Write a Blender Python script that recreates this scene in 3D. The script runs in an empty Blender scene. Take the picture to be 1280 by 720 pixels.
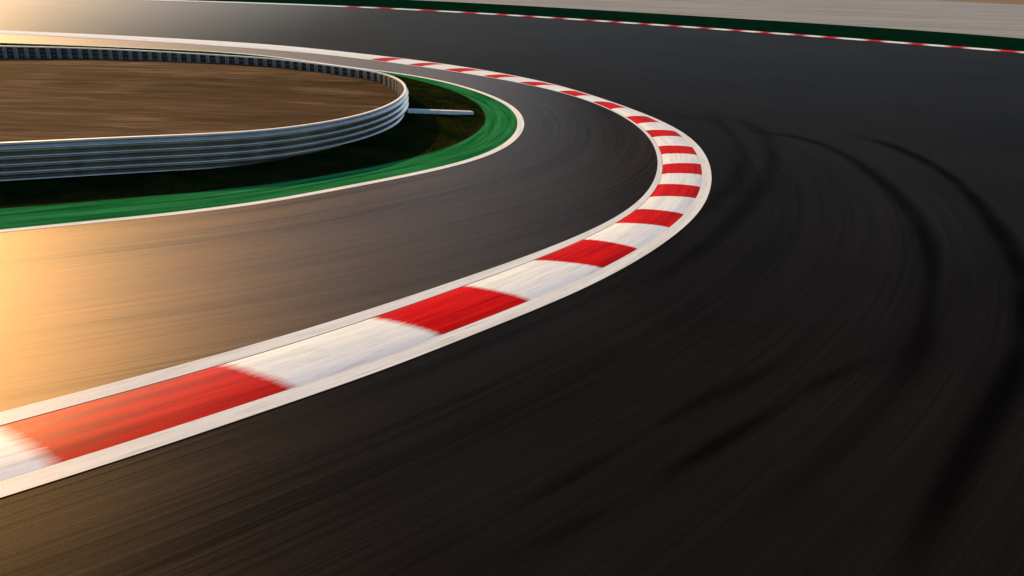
import bpy, math, random
import numpy as np
from mathutils import Matrix, Vector, noise as mnoise

random.seed(4); rng = np.random.default_rng(4)
S = bpy.context.scene
COL = S.collection
R = math.radians

# ------------------------------------------------------------------ camera
H = 6.0                      # eye height above the track, metres
F_PX, PITCH, ROLL = 1000.0, R(22.5), R(2.0)
cp, sp, cr, sr = math.cos(PITCH), math.sin(PITCH), math.cos(ROLL), math.sin(ROLL)
R0, U0, FW = Vector((1, 0, 0)), Vector((0, sp, cp)), Vector((0, cp, -sp))
rt, up = cr * R0 + sr * U0, -sr * R0 + cr * U0
cam_d = bpy.data.cameras.new('camera'); cam = bpy.data.objects.new('camera', cam_d); COL.objects.link(cam)
cam.matrix_world = Matrix(((rt.x, up.x, -FW.x, 0), (rt.y, up.y, -FW.y, 0), (rt.z, up.z, -FW.z, H), (0, 0, 0, 1)))
cam_d.sensor_width = 36; cam_d.lens = 36 * F_PX / 1280; cam_d.clip_start = .1; cam_d.clip_end = 6000
S.camera = cam

# ------------------------------------------------------------------ light
SUN_AZ, SUN_EL = R(-43), R(24)      # left of the view direction, low
w = bpy.data.worlds.new('World'); S.world = w; w.use_nodes = True
nt = w.node_tree; bg = nt.nodes['Background']
sky = nt.nodes.new('ShaderNodeTexSky'); sky.sky_type = 'NISHITA'; sky.sun_disc = False
sky.sun_elevation = SUN_EL; sky.sun_rotation = SUN_AZ
sky.air_density = 1.0; sky.dust_density = 1.5; sky.ozone_density = 2.0
nt.links.new(sky.outputs[0], bg.inputs[0]); bg.inputs[1].default_value = .115
sd = bpy.data.lights.new('sun', 'SUN'); sun = bpy.data.objects.new('sun', sd); COL.objects.link(sun)
sd.energy = 5.0; sd.angle = R(.6); sd.color = (1, .51, .12)
sdir = Vector((math.sin(SUN_AZ) * math.cos(SUN_EL), math.cos(SUN_AZ) * math.cos(SUN_EL), math.sin(SUN_EL)))
sun.rotation_euler = sdir.to_track_quat('Z', 'Y').to_euler()
vs = S.view_settings
vs.view_transform = 'Standard'; vs.look = 'None'; vs.exposure = 0.5; vs.gamma = 1; vs.use_curve_mapping = False

# ------------------------------------------------------------------ survey of the circuit (plan curves in metres)
def ground(P, z=0.0):
    """sight-line of each surveyed bearing met with the level z"""
    P = np.array(P, float)
    x = (P[:, 0] - 640) / F_PX; y = -(P[:, 1] - 360) / F_PX
    x, y = cr * x - sr * y, sr * x + cr * y
    dz = -sp + y * cp; dy = cp + y * sp
    t = -(H - z) / dz
    return np.stack([x * t, dy * t], 1)

def catmull(P, n=24):
    P = np.vstack([2 * P[0] - P[1], P, 2 * P[-1] - P[-2]]); out = []
    for i in range(1, len(P) - 2):
        p0, p1, p2, p3 = P[i - 1:i + 3]
        d1 = max(np.linalg.norm(p2 - p1), 1e-6)**.5; d0 = max(np.linalg.norm(p1 - p0), 1e-6)**.5; d2 = max(np.linalg.norm(p3 - p2), 1e-6)**.5
        m1 = (p1 - p0) / d0 - (p2 - p0) / (d0 + d1) + (p2 - p1) / d1
        m2 = (p2 - p1) / d1 - (p3 - p1) / (d1 + d2) + (p3 - p2) / d2
        m1 *= d1; m2 *= d1
        for k in range(n):
            u = k / n
            out.append((2*u**3-3*u*u+1)*p1 + (u**3-2*u*u+u)*m1 + (-2*u**3+3*u*u)*p2 + (u**3-u*u)*m2)
    out.append(P[-2]); return np.array(out)

def arclen(P):
    return np.concatenate([[0], np.cumsum(np.linalg.norm(np.diff(P, axis=0), axis=1))])

def resample(P, step):
    s = arclen(P); n = max(2, int(round(s[-1] / step)) + 1); q = np.linspace(0, s[-1], n)
    return np.stack([np.interp(q, s, P[:, k]) for k in range(P.shape[1])], 1)

def smooth(P, sig):
    n = int(sig * 3) + 1; k = np.exp(-.5 * (np.arange(-n, n + 1) / sig)**2); k /= k.sum()
    Q = np.vstack([2 * P[0] - P[n:0:-1], P, 2 * P[-1] - P[-2:-n - 2:-1]])
    return np.stack([np.convolve(Q[:, c], k, 'valid') for c in range(P.shape[1])], 1)

def curve(px, z=0.0, sig_px=14, ext=(0, 0), step=.25, bend=(0, 0)):
    P = smooth(resample(catmull(np.array(px, float)), 2.0), sig_px / 2)
    G = resample(ground(P, z), step); G = smooth(G, 3)
    def tail(p, d, L, b):
        out = []; a = math.atan2(d[1], d[0]); p = p.copy()
        for _ in range(int(L / 1.0)):
            a += b; p = p + np.array([math.cos(a), math.sin(a)]); out.append(p.copy())
        return out
    A = tail(G[0], G[0] - G[8], ext[0], bend[0])[::-1]; B = tail(G[-1], G[-1] - G[-9], ext[1], bend[1])
    parts = [np.array(A)] if A else []
    parts.append(G)
    if B: parts.append(np.array(B))
    return smooth(resample(np.vstack(parts), step), 4)

# every curve runs from the near left end, round the apex, to the far left end
KO = [(0,623),(94,595),(187,565),(274,535),(360,503),(480,466),(556,432),(673,387),(751,352),(810,319),(861,281.5),(880,262),(890,238),(892,215),(885,195),(870,176),(840,157),(800,140),(740,119),(690,104.5),(640,94),(595,86),(545,78.5),(495,72),(445,66.5),(395,61),(320,54.5),(160,45),(0,38)]
KI = [(0,516),(150,477),(235,455),(319,431),(424,400),(533,363.5),(665,318.6),(724,295),(775,271),(805,248),(820,228),(825,207),(822,187),(809,167),(782,147),(750,131.5),(703,116),(640,102),(582,92),(532,84.5),(470,76),(395,67.5),(320,61),(160,50.5),(0,42)]
GL = [(0,291),(160,275),(320,257),(410,240),(505,222),(567,209),(617,194),(648,176),(661,157.5),(655,141),(632,126),(592,111),(555,101),(505,92),(470,87.5),(440,84),(320,68),(160,59),(0,53)]
GR = [(0,257),(160,245),(320,229),(400,216),(480,201),(555,182),(592,167),(606,151),(592,132),(565,117),(530,104.5),(497,95.5)]
FAR = [(1280,66.5),(960,41),(800,30.5),(640,19),(480,9.5),(320,3.2),(175,.2)]
FG = [(1280,47),(960,25),(840,18.5),(640,6),(520,0)]
ko = curve(KO, ext=(60, 120), bend=(0, .003))
ki = curve(KI, ext=(60, 120), bend=(0, .003))
gl = curve(GL, ext=(60, 100), bend=(0, .003))

def normals(P, k=6):
    T = np.zeros_like(P); T[k:-k] = P[2*k:] - P[:-2*k]
    T[:k] = T[k]; T[-k:] = T[-k-1]; T /= np.linalg.norm(T, axis=1)[:, None]
    return smooth(np.stack([T[:, 1], -T[:, 0]], 1), 6)      # outward = right of the running direction

def cast(P, N, Q, far=400.0):
    """distance from each P along N to polyline Q"""
    a = Q[:-1]; e = Q[1:] - Q[:-1]; out = np.full(len(P), np.nan)
    for i in range(len(P)):
        d = N[i]; den = d[0] * e[:, 1] - d[1] * e[:, 0]; den = np.where(abs(den) < 1e-12, 1e-12, den)
        r = a - P[i]
        t = (r[:, 0] * e[:, 1] - r[:, 1] * e[:, 0]) / den; u = (r[:, 0] * d[1] - r[:, 1] * d[0]) / den
        ok = (t > 0) & (u >= -1e-6) & (u <= 1 + 1e-6) & (t < far)
        if ok.any(): out[i] = t[ok].min()
    idx = np.arange(len(P)); good = ~np.isnan(out)
    return np.interp(idx, idx[good], out[good])

# ------------------------------------------------------------------ materials
def new_mat(name):
    m = bpy.data.materials.new(name); m.use_nodes = True
    n = m.node_tree; b = n.nodes['Principled BSDF']; return m, n, b
def N(n, t, **kw):
    x = n.nodes.new(t)
    for k, v in kw.items():
        if k in x.inputs: x.inputs[k].default_value = v
        else: setattr(x, k, v)
    return x
def L(n, a, b): n.links.new(a, b)
def coords(n, kind='UV', scale=(1, 1, 1)):
    t = N(n, 'ShaderNodeTexCoord'); m = N(n, 'ShaderNodeMapping'); m.inputs['Scale'].default_value = scale
    L(n, t.outputs[kind], m.inputs[0]); return m.outputs[0]
def noise(n, vec, scale, detail=3, rough=.55):
    x = N(n, 'ShaderNodeTexNoise'); x.inputs['Scale'].default_value = scale; x.inputs['Detail'].default_value = detail
    x.inputs['Roughness'].default_value = rough; L(n, vec, x.inputs['Vector']); return x.outputs['Fac']
def ramp(n, fac, stops):
    x = N(n, 'ShaderNodeValToRGB'); e = x.color_ramp.elements
    while len(e) < len(stops): e.new(.5)
    for q, (p, c) in zip(e, stops):
        q.position = p; q.color = (c, c, c, 1) if isinstance(c, (int, float)) else (*c, 1)
    L(n, fac, x.inputs[0]); return x.outputs[0]
def math_(n, op, a, b=None, clamp=False):
    x = N(n, 'ShaderNodeMath', operation=op); x.use_clamp = clamp
    for i, v in enumerate((a, b)):
        if v is None: continue
        if isinstance(v, (int, float)): x.inputs[i].default_value = v
        else: L(n, v, x.inputs[i])
    return x.outputs[0]
def mix(n, fac, a, b, blend='MIX'):
    x = N(n, 'ShaderNodeMix', data_type='RGBA', blend_type=blend)
    for s, v in ((0, fac), (6, a), (7, b)):
        if isinstance(v, (int, float)) and s == 0: x.inputs[0].default_value = v
        elif isinstance(v, tuple): x.inputs[s].default_value = (*v, 1)
        else: L(n, v, x.inputs[s])
    return x.outputs[2]
def bump(n, b, h, strength=.3, dist=.01):
    x = N(n, 'ShaderNodeBump'); x.inputs['Strength'].default_value = strength; x.inputs['Distance'].default_value = dist
    L(n, h, x.inputs['Height']); L(n, x.outputs[0], b.inputs['Normal'])
def attr(n, name):
    x = N(n, 'ShaderNodeAttribute', attribute_name=name); return x.outputs['Fac']

def asphalt(name, dark, light, rough=(.42, .6), spec=.5, rubber=False, tint=(1, 1, 1)):
    m, n, b = new_mat(name); b.inputs['Specular Tint'].default_value = (*tint, 1)
    c1 = coords(n, 'UV', (.035, 1.6, 1)); c2 = coords(n, 'UV', (.08, 8, 1)); c3 = coords(n, 'UV', (.25, 36, 1)); ob = coords(n, 'Object')
    n1 = noise(n, c1, 1, 3); n2 = noise(n, c2, 1, 3); n3 = noise(n, c3, 1, 2); gr = noise(n, ob, 70, 2, .7); pt = noise(n, ob, .11, 3)
    k = math_(n, 'ADD', math_(n, 'MULTIPLY', n1, .30), math_(n, 'MULTIPLY', n2, .32)); k = math_(n, 'ADD', k, math_(n, 'MULTIPLY', n3, .38))
    col = mix(n, ramp(n, k, [(.40, 0), (.60, 1)]), dark, light)
    col = mix(n, .55, col, ramp(n, pt, [(.35, .5), (.65, 1.15)]), 'MULTIPLY')
    col = mix(n, .8, col, ramp(n, gr, [(.35, .4), (.65, 1.25)]), 'MULTIPLY')
    rgh = ramp(n, k, [(.35, rough[0]), (.65, rough[1])])
    sp_ = math_(n, 'MULTIPLY', ramp(n, k, [(.38, .4), (.62, 1.55)]), math_(n, 'ADD', spec[0], math_(n, 'MULTIPLY', attr(n, 'glare_gloss'), spec[1] - spec[0])))
    if rubber:
        ra = attr(n, 'rubber')
        ra = math_(n, 'MULTIPLY', ra, ramp(n, n2, [(.3, .85), (.6, 1)]))
        col = mix(n, ra, col, (.0015, .0016, .002))
        sp_ = math_(n, 'MULTIPLY', sp_, math_(n, 'SUBTRACT', 1, math_(n, 'MULTIPLY', ra, .8)))
    L(n, col, b.inputs['Base Color']); L(n, rgh, b.inputs['Roughness']); L(n, sp_, b.inputs['Specular IOR Level'])
    h = math_(n, 'ADD', gr, math_(n, 'MULTIPLY', n3, .35))
    bump(n, b, h, .35, .012)
    return m

M = {}
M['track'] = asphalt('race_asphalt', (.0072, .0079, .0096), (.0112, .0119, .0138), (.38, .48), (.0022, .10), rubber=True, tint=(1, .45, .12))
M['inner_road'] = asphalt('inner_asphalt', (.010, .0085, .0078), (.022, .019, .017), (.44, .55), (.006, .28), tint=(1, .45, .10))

def paint_mat(name, c, stripes=False):
    m, n, b = new_mat(name)
    uv = coords(n, 'UV', (.35, 7, 1)); uv2 = coords(n, 'UV', (1.2, 26, 1)); ob = coords(n, 'Object')
    s1 = noise(n, uv, 1, 4); s2 = noise(n, uv2, 1, 3); g = noise(n, ob, 45, 2)
    if stripes:
        a = math_(n, 'ADD', attr(n, 'red'), math_(n, 'MULTIPLY', math_(n, 'SUBTRACT', s2, .5), .35))
        red = mix(n, ramp(n, s1, [(.35, 0), (.65, 1)]), (.33, .002, .006), (.60, .010, .009))
        wht = mix(n, ramp(n, s1, [(.35, 0), (.65, 1)]), (.58, .72, .84), (.72, .87, .98))
        col = mix(n, ramp(n, a, [(.32, 0), (.68, 1)]), wht, red)
    else:
        col = mix(n, ramp(n, s1, [(.3, 0), (.6, 1)]), tuple(v * .8 for v in c), c)
    col = mix(n, ramp(n, s2, [(.56, 0), (.80, .5)]), col, (.08, .07, .065))
    col = mix(n, .3, col, ramp(n, g, [(.25, .7), (.6, 1.0)]), 'MULTIPLY')
    L(n, col, b.inputs['Base Color']); b.inputs['Specular Tint'].default_value = (1, .5, .15, 1); L(n, math_(n, 'ADD', .005, math_(n, 'MULTIPLY', attr(n, 'glare_gloss'), .05)), b.inputs['Specular IOR Level'])
    L(n, ramp(n, s1, [(.3, .40), (.7, .5)]), b.inputs['Roughness'])
    bump(n, b, g, .2, .006)
    return m
M['kerb'] = paint_mat('kerb_paint', None, True)
M['line'] = paint_mat('line_paint', (.62, .75, .86))
M['white_line'] = paint_mat('road_line_paint', (.74, .88, .95))

def simple(name, c, rough=.6, metal=0.0, var=.25, scale=8, kind='Object', sc=(1, 1, 1), bmp=.1):
    m, n, b = new_mat(name); v = coords(n, kind, sc); a = noise(n, v, scale, 5, .6)
    col = mix(n, ramp(n, a, [(.3, 0), (.7, 1)]), tuple(x * (1 - var) for x in c), tuple(min(1, x * (1 + var)) for x in c))
    L(n, col, b.inputs['Base Color']); b.inputs['Roughness'].default_value = rough; b.inputs['Metallic'].default_value = metal
    b.inputs['Specular IOR Level'].default_value = .0 if rough > .9 else .5
    if bmp: bump(n, b, a, bmp, .02)
    return m
M['groove'] = simple('gap_dirt', (.02, .018, .015), .9)
M['far_turf'] = simple('dark_turf', (.001, .015, .008), .95, scale=.6, var=.35)
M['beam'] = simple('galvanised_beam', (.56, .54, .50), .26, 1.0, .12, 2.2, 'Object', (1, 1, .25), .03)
M['beam_back'] = simple('shaded_beam_back', (.10, .085, .08), .8, 0, .3, 2.2, bmp=.05)  # shade on the rail's inner side, put into a darker back-face colour
M['cap'] = simple('galvanised_cap', (.78, .76, .70), .45, .2, .1, 3, bmp=0)
M['post'] = simple('galvanised_post', (.30, .28, .235), .6, .1, .2, 5, bmp=.05)
M['concrete'] = simple('pale_concrete', (.60, .66, .70), .8, 0, .12, 3)

def turf_mat():
    m, n, b = new_mat('green_turf'); uv = coords(n, 'UV', (.25, 5, 1)); uv2 = coords(n, 'UV', (2, 30, 1)); ob = coords(n, 'Object')
    a = noise(n, uv, 1, 4); c = noise(n, uv2, 1, 2); g = noise(n, ob, 60, 2, .7)
    col = mix(n, ramp(n, a, [(.35, 0), (.65, 1)]), (.006, .12, .036), (.032, .27, .095))
    col = mix(n, .4, col, ramp(n, c, [(.3, .6), (.7, 1)]), 'MULTIPLY')
    col = mix(n, .5, col, ramp(n, g, [(.3, .5), (.65, 1)]), 'MULTIPLY')
    L(n, col, b.inputs['Base Color']); b.inputs['Roughness'].default_value = .9; b.inputs['Specular IOR Level'].default_value = .0
    bump(n, b, g, .5, .02); return m
M['turf'] = turf_mat()
def grass_mat():
    m, n, b = new_mat('rough_grass'); ob = coords(n, 'Object')
    a = noise(n, ob, .9, 5); g = noise(n, ob, 30, 3, .7)
    col = mix(n, ramp(n, a, [(.38, 0), (.62, 1)]), (.006, .017, .003), (.024, .028, .007))
    col = mix(n, .6, col, ramp(n, g, [(.3, .5), (.7, 1)]), 'MULTIPLY')
    L(n, col, b.inputs['Base Color']); b.inputs['Roughness'].default_value = .95; b.inputs['Specular IOR Level'].default_value = .0
    bump(n, b, g, .8, .04); return m
M['grass'] = grass_mat()
def dirt_mat():
    m, n, b = new_mat('brown_earth'); v = coords(n, 'Object', (.10, .9, 1)); v2 = coords(n, 'Object', (.28, 3.0, 1)); ob = coords(n, 'Object')
    a = noise(n, v, 1, 5, .6); c = noise(n, v2, 1, 4, .6); g = noise(n, ob, 14, 3, .7)
    col = mix(n, ramp(n, a, [(.35, 0), (.65, 1)]), (.036, .023, .011), (.064, .042, .021))
    col = mix(n, ramp(n, c, [(.45, 0), (.75, 1)]), col, mix(n, ramp(n, noise(n, ob, .16, 2), [(.42, 0), (.58, 1)]), (.075, .05, .028), (.19, .14, .095)))
    col = mix(n, .5, col, ramp(n, g, [(.3, .55), (.65, 1)]), 'MULTIPLY')
    L(n, col, b.inputs['Base Color']); b.inputs['Roughness'].default_value = .95; b.inputs['Specular IOR Level'].default_value = .02
    bump(n, b, g, .3, .02); return m
M['dirt'] = dirt_mat()
def gravel_mat(name, c1, c2):
    m, n, b = new_mat(name); v = coords(n, 'Object', (.03, .25, 1)); ob = coords(n, 'Object')
    a = noise(n, v, 1, 4); g = noise(n, ob, 3, 4, .7)
    col = mix(n, ramp(n, a, [(.35, 0), (.65, 1)]), c1, c2); col = mix(n, .35, col, ramp(n, g, [(.3, .6), (.65, 1)]), 'MULTIPLY')
    L(n, col, b.inputs['Base Color']); b.inputs['Roughness'].default_value = .9; b.inputs['Specular IOR Level'].default_value = .03
    bump(n, b, g, .4, .05); return m
M['gravel'] = gravel_mat('grey_gravel', (.19, .235, .27), (.27, .325, .365))
M['outer_ground'] = gravel_mat('dry_ground', (.15, .13, .10), (.22, .195, .15))

# ------------------------------------------------------------------ mesh helpers
def glare_gloss(V, x0, x1):
    """gloss placed by position where sun glare is wanted, from dull (0) to glossy (1)"""
    t = np.clip((np.asarray(V)[:, 0] - x0) / (x1 - x0), 0, 1); return t * t * (3 - 2 * t)
def mesh_obj(name, V, Fc, mat, uv=None, attrs=None, parent=None, flat=False, mats=None, mi=None):
    me = bpy.data.meshes.new(name); me.from_pydata([tuple(map(float, v)) for v in V], [], [tuple(map(int, f)) for f in Fc])
    if mats:
        for x in mats: me.materials.append(x)
        me.polygons.foreach_set('material_index', mi)
    else: me.materials.append(mat)
    if uv is not None:
        l = me.uv_layers.new(name='UVMap'); vi = np.zeros(len(me.loops), int); me.loops.foreach_get('vertex_index', vi)
        l.data.foreach_set('uv', np.asarray(uv, float)[vi].ravel())
    for k, v in (attrs or {}).items():
        at = me.attributes.new(k, 'FLOAT', 'POINT'); at.data.foreach_set('value', np.asarray(v, float))
    if not flat: me.polygons.foreach_set('use_smooth', [True] * len(me.polygons))
    me.update()
    o = bpy.data.objects.new(name, me); COL.objects.link(o)
    if parent: o.parent = parent
    return o
def tag(o, label, cat, group=None, kind=None):
    o['label'] = label; o['category'] = cat
    if group: o['group'] = group
    if kind: o['kind'] = kind
    return o
def struct(o, label=None, cat=None):
    o['kind'] = 'structure'
    if label: o['label'] = label; o['category'] = cat
    return o
def empty(name, loc):
    o = bpy.data.objects.new(name, None); COL.objects.link(o); o.location = loc; return o
def grid_faces(r, c):
    i = np.arange(r - 1)[:, None] * c + np.arange(c - 1)[None]; i = i.ravel()
    return np.stack([i, i + 1, i + c + 1, i + c], 1)
def band(name, P, Nn, W, ts, mat, z=0.0, attrs=None, zf=None, s0=0.0, parent=None):
    """sheet from curve P along its normals; ts = fractions (0..1) of width W or absolute when W is None"""
    r, c = len(P), len(ts); s = arclen(P) + s0
    D = (np.asarray(W)[:, None] * np.asarray(ts)[None]) if W is not None else np.tile(ts, (r, 1))
    XY = P[:, None] + Nn[:, None] * D[..., None]
    Z = np.full((r, c), z) if zf is None else zf(XY, D)
    V = np.dstack([XY, Z]).reshape(-1, 3)
    uv = np.dstack([np.repeat(s[:, None], c, 1), D]).reshape(-1, 2)
    A = {k: f(V) for k, f in (attrs or {}).items()}
    Fc = grid_faces(r, c)[:, ::-1]
    o = mesh_obj(name, V, Fc, mat, uv, A, parent)
    if o.data.polygons[len(Fc) // 2].normal.z < 0: o.data.flip_normals()
    return o

# ------------------------------------------------------------------ ground and roads
big = 3000
struct(mesh_obj('ground', [(-big, -big, -.03), (big, -big, -.03), (big, big, -.03), (-big, big, -.03)], [(0, 1, 2, 3)], M['outer_ground']))

far = resample(smooth(resample(ground(catmull(np.array(FAR, float))), 1.0), 14), 1.0)
tail_r = catmull(np.array([far[0], (57, 57), (74, 36), (80, 8), (68, -26), (30, -48), (-20, -56), (-70, -60)], float))
tail_l = catmull(np.array([far[-1], far[-1] + (-40, -6), far[-1] + (-90, -22), far[-1] + (-150, -52)], float))
outer = smooth(resample(np.vstack([tail_r[::-1][:-1], far, tail_l[1:]]), 1.0), 8)
nko = normals(ko, 10)
wd = cast(ko, nko, outer)
wd = np.minimum(smooth(np.where(np.isnan(wd), 60, wd)[:, None], 6)[:, 0], 400)

MARKS = [  # (bearing points, half width m, strength)
 ([(905,162),(965,166),(1025,179),(1074,205),(1111,235),(1145,272),(1162,310),(1165,347),(1160,392),(1152,430),(1129,467),(1095,510)], .22, .85),
 ([(1150,440),(1125,475),(1067,542),(1000,600),(900,680),(840,730)], .16, .35),
 ([(1150,430),(1100,448),(1044,467),(978,507),(911,547),(844,587),(800,613),(673,680),(560,745)], .12, .9),
 ([(1040,415),(960,462),(900,489),(790,551),(673,622),(556,676),(440,735)], .11, .6),
 ([(1050,165),(1115,182),(1175,212),(1212,242),(1242,280),(1269,321),(1279,355),(1280,400),(1278,427),(1267,471),(1235,520),(1200,587),(1164,649),(1138,702),(1100,760)], .24, 1.0),
 ([(880,135),(905,160),(925,182),(930,201),(916,231),(894,250),(850,290)], .22, .5),
 ([(920,145),(950,165),(966,190),(965,210),(950,236),(912,280),(850,330),(760,380)], .26, .55),
 ([(700,120),(800,138),(900,152),(1000,160)], .25, .3),
 ([(1170,350),(1200,352),(1180,368),(1150,385)], .10, .5)]
mk = [(smooth(resample(ground(catmull(np.array(p, float))), .15), 5), w_, a_) for p, w_, a_ in MARKS]
def rubber(V):
    out = np.zeros(len(V)); P = V[:, :2]
    for C, w_, a_ in mk:
        lo, hi = C.min(0) - 1.5, C.max(0) + 1.5
        idx = np.where((P[:, 0] > lo[0]) & (P[:, 0] < hi[0]) & (P[:, 1] > lo[1]) & (P[:, 1] < hi[1]))[0]
        Q = C[::2]; sq = arclen(Q); tot = sq[-1]
        for ch in np.array_split(idx, max(1, len(idx) // 3000)):
            if not len(ch): continue
            d = np.linalg.norm(P[ch][:, None] - Q[None], axis=2); j = d.argmin(1); dm = d[np.arange(len(ch)), j]
            f = np.clip(np.minimum(sq[j], tot - sq[j]) / 2.5, 0, 1)
            wl = w_ * (1 + .25 * np.sin(sq[j] * .6)) + .004 * np.linalg.norm(P[ch], axis=1)
            out[ch] = 1 - (1 - out[ch]) * (1 - a_ * f * np.exp(-(dm / (wl * .8))**3))
    return out
# fine steps across the part near the kerb, coarser out to the far edge
near_v = np.concatenate([np.arange(0, 13, .11), np.arange(13, 24, .4)])
r_, XY, D = len(ko), [], []
for i in range(r_):
    q = np.linspace(0, 1, 24)[1:]
    D.append(np.concatenate([near_v, near_v[-1] + (max(wd[i], 26) - near_v[-1]) * q]))
D = np.array(D); XY = ko[:, None] + nko[:, None] * D[..., None]
V = np.dstack([XY, np.zeros(D.shape)]).reshape(-1, 3); s_ko = arclen(ko)
uv = np.dstack([np.repeat(s_ko[:, None], D.shape[1], 1), D]).reshape(-1, 2)
trk = mesh_obj('race_track', V, grid_faces(*D.shape), M['track'], uv, {'rubber': rubber(V), 'glare_gloss': glare_gloss(V, -12, -75)**1.2 * 1.4 * (V[:, 1] > 35) + .16 * glare_gloss(V, 3, -7) * np.clip((24 - V[:, 1]) / 10, 0, 1)})
if trk.data.polygons[5000].normal.z < 0: trk.data.flip_normals()
struct(trk)

# far edge: thin red and white kerb, turf strip, gravel
no = normals(outer, 6)
def px_s(P, z=0.0, C=outer):
    g = ground(P, z); return np.array([arclen(C)[np.linalg.norm(C - q, axis=1).argmin()] for q in g])
fine = resample(outer, .35); nf = normals(fine, 12); sf = arclen(fine)
reds_px = [445,487,540,590,632,662,700,737,770,805,840,880,922,960,1000,1037,1095,1147,1195,1257,1310,1365]
fy = lambda x: np.interp(x, [q[0] for q in FAR][::-1], [q[1] for q in FAR][::-1])
rs = px_s([(x, fy(x)) for x in reds_px if x <= 1280], C=fine)
def far_red(V):
    s = np.repeat(sf, 4); out = np.zeros(len(s))
    srt = np.sort(rs); gaps = np.gradient(srt)
    for c, g in zip(srt, gaps): out = np.maximum(out, np.clip(.5 + (g * .22 - abs(s - c)) / 2.2, 0, 1))
    return out
kf = band('kerb_face', fine, nf, None, np.array([0, .3, 1.0, 1.3]), M['kerb'], attrs={'red': far_red}, zf=lambda XY, D: np.where((D > .1) & (D < 1.2), .07, .008))
kf.name = 'far_kerb'
tag(kf, 'thin red and white kerb along the far edge of the track, beside the dark turf', 'kerb')
fg = smooth(resample(np.vstack([ground(catmull(np.array(FG, float)))]), 1.0), 10)
fg_full = np.vstack([fg[:1] + (30, -70), fg[:1] + (18, -35), fg, fg[-1:] + (-40, 2), fg[-1:] + (-120, -4), fg[-1:] + (-300, -30)])
fg_full = resample(catmull(fg_full, 8), 1.0)
wfg = cast(outer, no, fg_full, 300); wfg = np.clip(smooth(wfg[:, None], 8)[:, 0], 4, 60)
struct(band('turf_strip', outer, no, wfg, np.linspace(0, 1, 6), M['far_turf'], z=.002))
P2 = outer + no * (wfg[:, None] - .1)
struct(band('gravel_runoff', P2, no, None, np.array([0, 8, 20, 40, 110.]), M['gravel'], z=-.002))

# inner road: from the turf line out to the kerb
ngl = normals(gl, 10)
wi = cast(gl, ngl, ki, 200); wi = smooth(wi[:, None], 6)[:, 0]
struct(band('inner_road', gl, ngl, wi + .12, np.linspace(0, 1, 40), M['inner_road'], z=.0, attrs={'glare_gloss': lambda V: glare_gloss(V, 4, -8)}))
line_w = np.interp(arclen(gl), [0, 60, 80, 110, 300], [.22, .22, .26, .22, .22])
struct(band('white_edge_line', gl - ngl * line_w[:, None], ngl, line_w, np.linspace(0, 1, 3), M['white_line'], z=.006))

# ------------------------------------------------------------------ red and white kerb in the middle
kc_n = 4
s_i, s_o = arclen(ki), arclen(ko)
def on(C, sC, px):
    g = ground(px); return np.array([sC[np.linalg.norm(C - q, axis=1).argmin()] for q in g])
# stripe ends: (inner end, outer end) of each boundary, near to far
BND = [((-15,535),(86,576)),((274,460),(369,484)),((460,402.6),(568,418)),((581,364.7),(673,374)),((669,330),(761,336)),((730,304),(805,310)),
       ((769,280),(840,285.5)),((797,263),(861,267.5)),((814,247),(875,249)),((824,232.5),(880.5,235)),((832,219),(884,219.5)),((832.5,206),(881,206)),
       ((832,194.5),(876,195)),((828,184.5),(870,184)),((820,173),(856,172)),((810,164),(847.5,164)),((799,155),(826,154)),((784,146),(817.5,146)),
       ((764,137),(789,136)),((747.5,127.5),(779,129.5)),((717.5,120.5),(739,120.5)),((705,114.5),(727.5,114.5)),
       ((669,107.8),(692,108.8)),((657.5,102.5),(680,103.8)),((622,97.8),(641,98.6)),((609,94),(628,94.6)),((576,90),(590,90.6)),((562,86),(577,86.8)),((531,83),(541,83.3)),((517,80),(530,80.6)),((482,77),(489,77)),((471,74),(480,74.4))]
def inset(C, Nn, d): return C + Nn * d
nki = normals(ki, 10)
bi = on(ki, s_i, [b[0] for b in BND]); bo = on(ko, s_o, [b[1] for b in BND])
bi = np.maximum.accumulate(bi); bo = np.maximum.accumulate(bo)
per_i, per_o = bi[1] - bi[0], bo[1] - bo[0]
pre = 8                                         # the pattern goes on towards and past the camera
bi = np.concatenate([[bi[0] - per_i * k for k in range(pre, 0, -1)], bi]); bo = np.concatenate([[bo[0] - per_o * k for k in range(pre, 0, -1)], bo])
rows_i, rows_o, red = [], [], []
NS = 24
ki_list = [0.0] + list(bi) + [s_i[-1]]; ko_list = [0.0] + list(bo) + [s_o[-1]]
for k in range(len(ki_list) - 1):
    n_ = NS if 0 < k < len(ki_list) - 2 else 300
    is_red = (k % 2 == 1) and 0 < k < len(ki_list) - 2
    L_ = max(ki_list[k + 1] - ki_list[k], .01)
    for j in range(n_):
        u = j / n_; rows_i.append(ki_list[k] + u * (ki_list[k + 1] - ki_list[k])); rows_o.append(ko_list[k] + u * (ko_list[k + 1] - ko_list[k]))
        edge = min(u, 1 - u) * L_
        red.append((1 if is_red else -1) * edge)
rows_i = np.array(rows_i); rows_o = np.array(rows_o); sd_ = np.array(red)
A_ = np.stack([np.interp(rows_i, s_i, ki[:, k]) for k in (0, 1)], 1); B_ = np.stack([np.interp(rows_o, s_o, ko[:, k]) for k in (0, 1)], 1)
dist_c = np.linalg.norm((A_ + B_) / 2, axis=1)
soft = np.interp(dist_c, [7, 12, 16, 22, 60], [.55, .30, .14, .05, .03])
redv = np.clip(.5 + sd_ / soft * .5, 0, 1)
ends = [i for i in range(len(sd_)) if sd_[i] == 0]
FR = [(0, .19), (.19, .205), (.205, .83), (.83, 1.0)]
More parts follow.
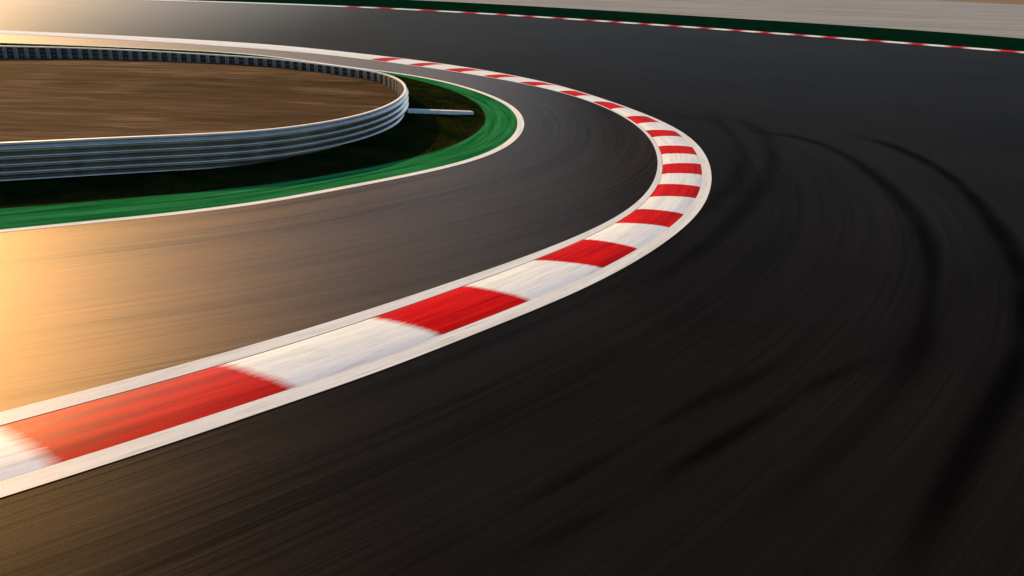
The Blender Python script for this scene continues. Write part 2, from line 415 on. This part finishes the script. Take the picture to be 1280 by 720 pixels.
def kerb_strip(name, f0, f1, n, mat, zf, at=False, parent=None):
    f = np.linspace(f0, f1, n); sh = np.interp(dist_c, [28, 50], [1, .45])[:, None]      # borders narrow with the kerb on the far straight
    f2 = np.where(f <= .21, f * sh, np.where(f >= .83 - 1e-6, 1 - (1 - f) * sh, 0))
    shi = np.interp(dist_c, [9, 14, 24, 50], [1, .8, .5, .32])[:, None]
    f2 = np.where(f <= .21, f * shi, f2)
    lo, hi = .205 * shi, 1 - .17 * sh
    if f0 == .205: f2 = lo + (hi - lo) * (f[None] - .205) / .625
    Vv = A_[:, None] * (1 - f2)[..., None] + B_[:, None] * f2[..., None]
    Z = np.tile(zf(f), (len(A_), 1)); V = np.dstack([Vv, Z]).reshape(-1, 3)
    uvk = np.dstack([np.repeat(rows_i[:, None], n, 1), np.tile(f * 1.7, (len(A_), 1))]).reshape(-1, 2)
    o = mesh_obj(name, V, grid_faces(len(A_), n), mat, uvk, {'red': np.repeat(redv, n) if at else np.zeros(len(V)), 'glare_gloss': glare_gloss(V, -1.5, -6) * (V[:, 1] < 30)}, parent)
    if o.data.polygons[len(o.data.polygons) // 2].normal.z < 0: o.data.flip_normals()
    return o
kerb = empty('kerb', (6, 28, 0)); kerb_off = Vector((6, 28, 0))
tag(kerb, 'broad red and white striped kerb with white borders curving between the two roads', 'kerb')
def put(o, root):
    o.parent = root; o.matrix_parent_inverse = Matrix.Translation(-root.location); return o
prof = lambda f: .012 + .045 * np.clip(np.sin(np.clip((f - .205) / .625, 0, 1) * math.pi), 0, 1)**.6
put(kerb_strip('kerb_face', .205, .83, 9, M['kerb'], prof, True), kerb)
put(kerb_strip('border_line', 0, .19, 3, M['line'], lambda f: f * 0 + .010), kerb)
put(kerb_strip('border_line', .83, 1.0, 3, M['line'], lambda f: f * 0 + .011), kerb)
put(kerb_strip('groove', .185, .21, 2, M['groove'], lambda f: f * 0 + .005), kerb)

# ------------------------------------------------------------------ infield: turf ring, grass bank, guardrail, earth
RH = .18 * H                                    # guardrail top
RT = [(0,178),(80,174.5),(160,170.5),(240,167.5),(320,163.5),(400,153.5),(450,143.5),(478,134.5),(495,126.5),(505,119),(509,112),(507.5,105.5),(502,100),(492,95),(480,91),(465,88),(450,86),(420,82),(400,79.5),(350,73.5),(300,70),(200,64),(100,59.5),(0,57)]
rail = curve(RT, z=RH, sig_px=6, ext=(25, 50), bend=(0, .003), step=.2)
nr = normals(rail, 5)
gr_near = curve(GR, ext=(60, 60), bend=(0, .003))
# turf inner edge measured from the white line
ngr = -ngl
wt = cast(gl, ngr, gr_near, 30)
wt = np.where(np.isnan(wt), 3, wt); kk = int(np.linalg.norm(gl - ground([(470, 87.5)])[0], axis=1).argmin())
wt[kk - 8:] = wt[kk - 8]; wt = np.clip(smooth(wt[:, None], 6)[:, 0], .6, 4.5)
rail_d = cast(gl, ngr, rail, 40); rail_d = np.where(np.isnan(rail_d), 6, rail_d)
wt = np.minimum(wt, np.maximum(rail_d - .6, .25))
struct(band('green_turf', gl - ngl * .1, ngr, wt, np.linspace(0, 1, 12), M['turf'], z=.002))
edge = gl + ngr * (wt - .15)[:, None]
# bank height against the rail
def bank(s): return np.interp(s, s_bank, z_bank)
sr_ = arclen(rail); apex = int(np.linalg.norm(rail - ground([(509, 112)], RH)[0], axis=1).argmin())
s_bank = sr_; z_bank = .40 * np.clip((sr_ - sr_[apex] + 16) / 14, 0, 1)**1.3; z_bank = smooth(z_bank[:, None], 8)[:, 0]
wg = cast(rail, nr, edge, 40); wg = np.clip(smooth(np.where(np.isnan(wg), 2, wg)[:, None], 8)[:, 0], .3, 12)
r0 = rail - nr * .15; tg = np.linspace(0, 1, 26)
zb = bank(sr_)
bumpy = np.array([[mnoise.noise(Vector((x * .8, t * 3, 0))) for t in tg] for x in sr_])
Zg = lambda XY, D: (zb[:, None] * (1 - tg[None])**1.3) + .03 * bumpy * (tg * (1 - tg) * 4)[None] + .004
grass = band('grass_bank', r0, nr, wg + .3, tg, M['grass'], zf=Zg)
struct(grass)

def blades():
    V, Fc, sr2 = [], [], len(rail)
    lo, hi = max(0, apex - 80), min(sr2, apex + 50)
    for q in range(30000):
        fi = random.uniform(lo, hi - 2); i = int(fi); fr = fi - i; mixf = lambda a: a[i] * (1 - fr) + a[i + 1] * fr
        wgi = mixf(wg); d = random.uniform(.18, wgi + .05); p = mixf(rail) + mixf(nr) * d; u = (d + .15) / (wgi + .3); z = mixf(zb) * (1 - u)**1.3 - .01
        h = random.uniform(.03, .10); a = random.random() * 6.283; wv = .008; lx, ly = random.gauss(0, .03), random.gauss(0, .03)
        k = len(V); V += [(p[0] - wv * math.cos(a), p[1] - wv * math.sin(a), z), (p[0] + wv * math.cos(a), p[1] + wv * math.sin(a), z), (p[0] + lx, p[1] + ly, z + h)]; Fc.append((k, k + 1, k + 2))
    return V, Fc
bv, bf = blades(); gb = mesh_obj('grass', bv, bf, M['grass'], flat=True)
tag(gb, 'short dark rough grass growing between the guardrail and the green turf', 'grass', kind='stuff')

# earth inside the rail
def spine(p): return np.array([min(p[0], -9.5), 30.0 + .0 * p[0]])
sp_ = np.array([spine(p) for p in rail]); ti = np.linspace(0, 1, 60)
inn = rail - nr * .05
XY = inn[:, None] * (1 - ti)[None, :, None] + sp_[:, None] * ti[None, :, None]
def earth_z(x, y):
    z = .36 + .34 * np.clip((y - 31) / 5.5, 0, 1)**1.5 - .22 * np.clip((-x - 14) / 12, 0, 1) * np.clip((y - 31) / 5.5, 0, 1)
    return z
Ze = earth_z(XY[..., 0], XY[..., 1]); flat = XY.reshape(-1, 2)
nz = np.array([.05 * mnoise.fractal(Vector((x * .25, y * .9, 3)), 1, 2, 4) + .012 * mnoise.fractal(Vector((x * 1.3, y * 2.0, 7)), 1, 2, 3) for x, y in flat]).reshape(Ze.shape)
Ze = Ze + nz * np.clip(ti * 8, .15, 1)[None]
V = np.dstack([XY, Ze]).reshape(-1, 3)
e = mesh_obj('infield_earth', V, grid_faces(len(rail), len(ti)), M['dirt'])
if e.data.polygons[3000].normal.z < 0: e.data.flip_normals()
struct(e)

# guardrail: three stacked corrugated beams on posts with a flat cap
gr_root = empty('guardrail', (rail[apex][0], rail[apex][1], 0))
tag(gr_root, 'long curved galvanised guardrail of stacked corrugated beams and posts round the brown infield', 'guardrail')
th = [(0, 0), (.01, .045), (.05, .055), (.125, .06), (.14, .07), (.142, .095), (.13, .11), (.02, .20), (0, .215), (0, .235)]
def wbeam(z0):
    pts = [(x, z0 + a * .88) for x, a in th]
    r = len(rail); back = [(x - .012, z) for x, z in pts[::-1]]; loop = pts + back; c = len(loop)
    V = []
    for i in range(r):
        for d, z in loop: V.append((*(rail[i] + nr[i] * d), z))
    Fc = []
    for i in range(r - 1):
        for j in range(c):
            a, b_ = i * c + j, i * c + (j + 1) % c; Fc.append((a, b_, b_ + c, a + c))
    Fc.append(tuple(range(c))); Fc.append(tuple((r - 1) * c + j for j in range(c))[::-1])
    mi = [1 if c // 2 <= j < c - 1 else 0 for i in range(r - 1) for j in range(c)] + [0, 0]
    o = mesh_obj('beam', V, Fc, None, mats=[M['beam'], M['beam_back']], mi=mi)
    import bmesh
    bm = bmesh.new(); bm.from_mesh(o.data); bmesh.ops.recalc_face_normals(bm, faces=bm.faces); bm.to_mesh(o.data); bm.free()
    return put(o, gr_root)
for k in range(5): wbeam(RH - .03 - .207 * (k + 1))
def sweep(name, loop, mat):
    r = len(rail); c = len(loop); V = [(*(rail[i] + nr[i] * d), z) for i in range(r) for d, z in loop]; Fc = []
    for i in range(r - 1):
        for j in range(c):
            a, b_ = i * c + j, i * c + (j + 1) % c; Fc.append((a, b_, b_ + c, a + c))
    Fc.append(tuple(range(c))); Fc.append(tuple((r - 1) * c + j for j in range(c))[::-1])
    o = mesh_obj(name, V, Fc, mat, flat=True)
    import bmesh
    bm = bmesh.new(); bm.from_mesh(o.data); bmesh.ops.recalc_face_normals(bm, faces=bm.faces); bm.to_mesh(o.data); bm.free()
    return put(o, gr_root)
sweep('top_rail', [(-.03, RH - .055), (.06, RH - .055), (.075, RH - .02), (.06, RH), (-.03, RH)], M['cap'])
# posts: C-section, one mesh copied
def post_mesh():
    h0, h1 = .15, RH - .06; wv, dp, t = .075, .10, .012
    out = [(-wv, 0), (wv, 0), (wv, -dp), (wv - .035, -dp), (wv - .035, -dp + t), (wv - t, -dp + t), (wv - t, -t), (-wv + t, -t), (-wv + t, -dp + t), (-wv + .035, -dp + t), (-wv + .035, -dp), (-wv, -dp)]
    c = len(out); V = [(x, y, z) for z in (h0, h1) for x, y in out]; Fc = [(j, (j + 1) % c, (j + 1) % c + c, j + c) for j in range(c)] + [tuple(range(c))[::-1], tuple(range(c, 2 * c))]
    return V, Fc
pv, pf = post_mesh(); p0 = None
ps = np.arange(sr_[apex] - 16, sr_[apex] + 29, .52)
for s_ in ps:
    x = np.interp(s_, sr_, rail[:, 0]); y = np.interp(s_, sr_, rail[:, 1]); nx = np.interp(s_, sr_, nr[:, 0]); ny = np.interp(s_, sr_, nr[:, 1])
    if p0 is None: p = p0 = mesh_obj('post', pv, pf, M['post'], flat=True)
    else: p = p0.copy(); COL.objects.link(p)
    put(p, gr_root); p.location = (x - nx * .018, y - ny * .018, 0); p.rotation_euler = (0, 0, math.atan2(ny, nx) - math.pi / 2)

# pale low strip lying across the grass bank from the rail
a3 = ground([(508, 138)], .42)[0]; b3 = ground([(590, 141.5)], .08)[0]
d3 = b3 - a3; Lh = np.linalg.norm(d3); d3 /= Lh; q3 = np.array([-d3[1], d3[0]])
V = []; nseg = 10; loop = [(-.13, -.12), (-.13, .01), (-.12, .03), (.12, .03), (.13, .01), (.13, -.12)]
for i in range(nseg + 1):
    u = i / nseg; c_ = a3 + d3 * Lh * u; zz = .42 * (1 - u) + .10 * u + .03
    for o_, z_ in loop: V.append((*(c_ + q3 * o_), zz + z_))
Fc = []
for i in range(nseg):
    for j in range(6):
        a, b_ = i * 6 + j, i * 6 + (j + 1) % 6; Fc.append((a, a + 6, b_ + 6, b_))
Fc += [tuple(range(6)), tuple(nseg * 6 + j for j in range(6))[::-1]]
ch = mesh_obj('concrete_strip', V, Fc, M['concrete'], flat=True)
tag(ch, 'pale concrete strip lying across the dark grass from the guardrail bend towards the green turf', 'concrete strip')
bpy.context.view_layer.update()
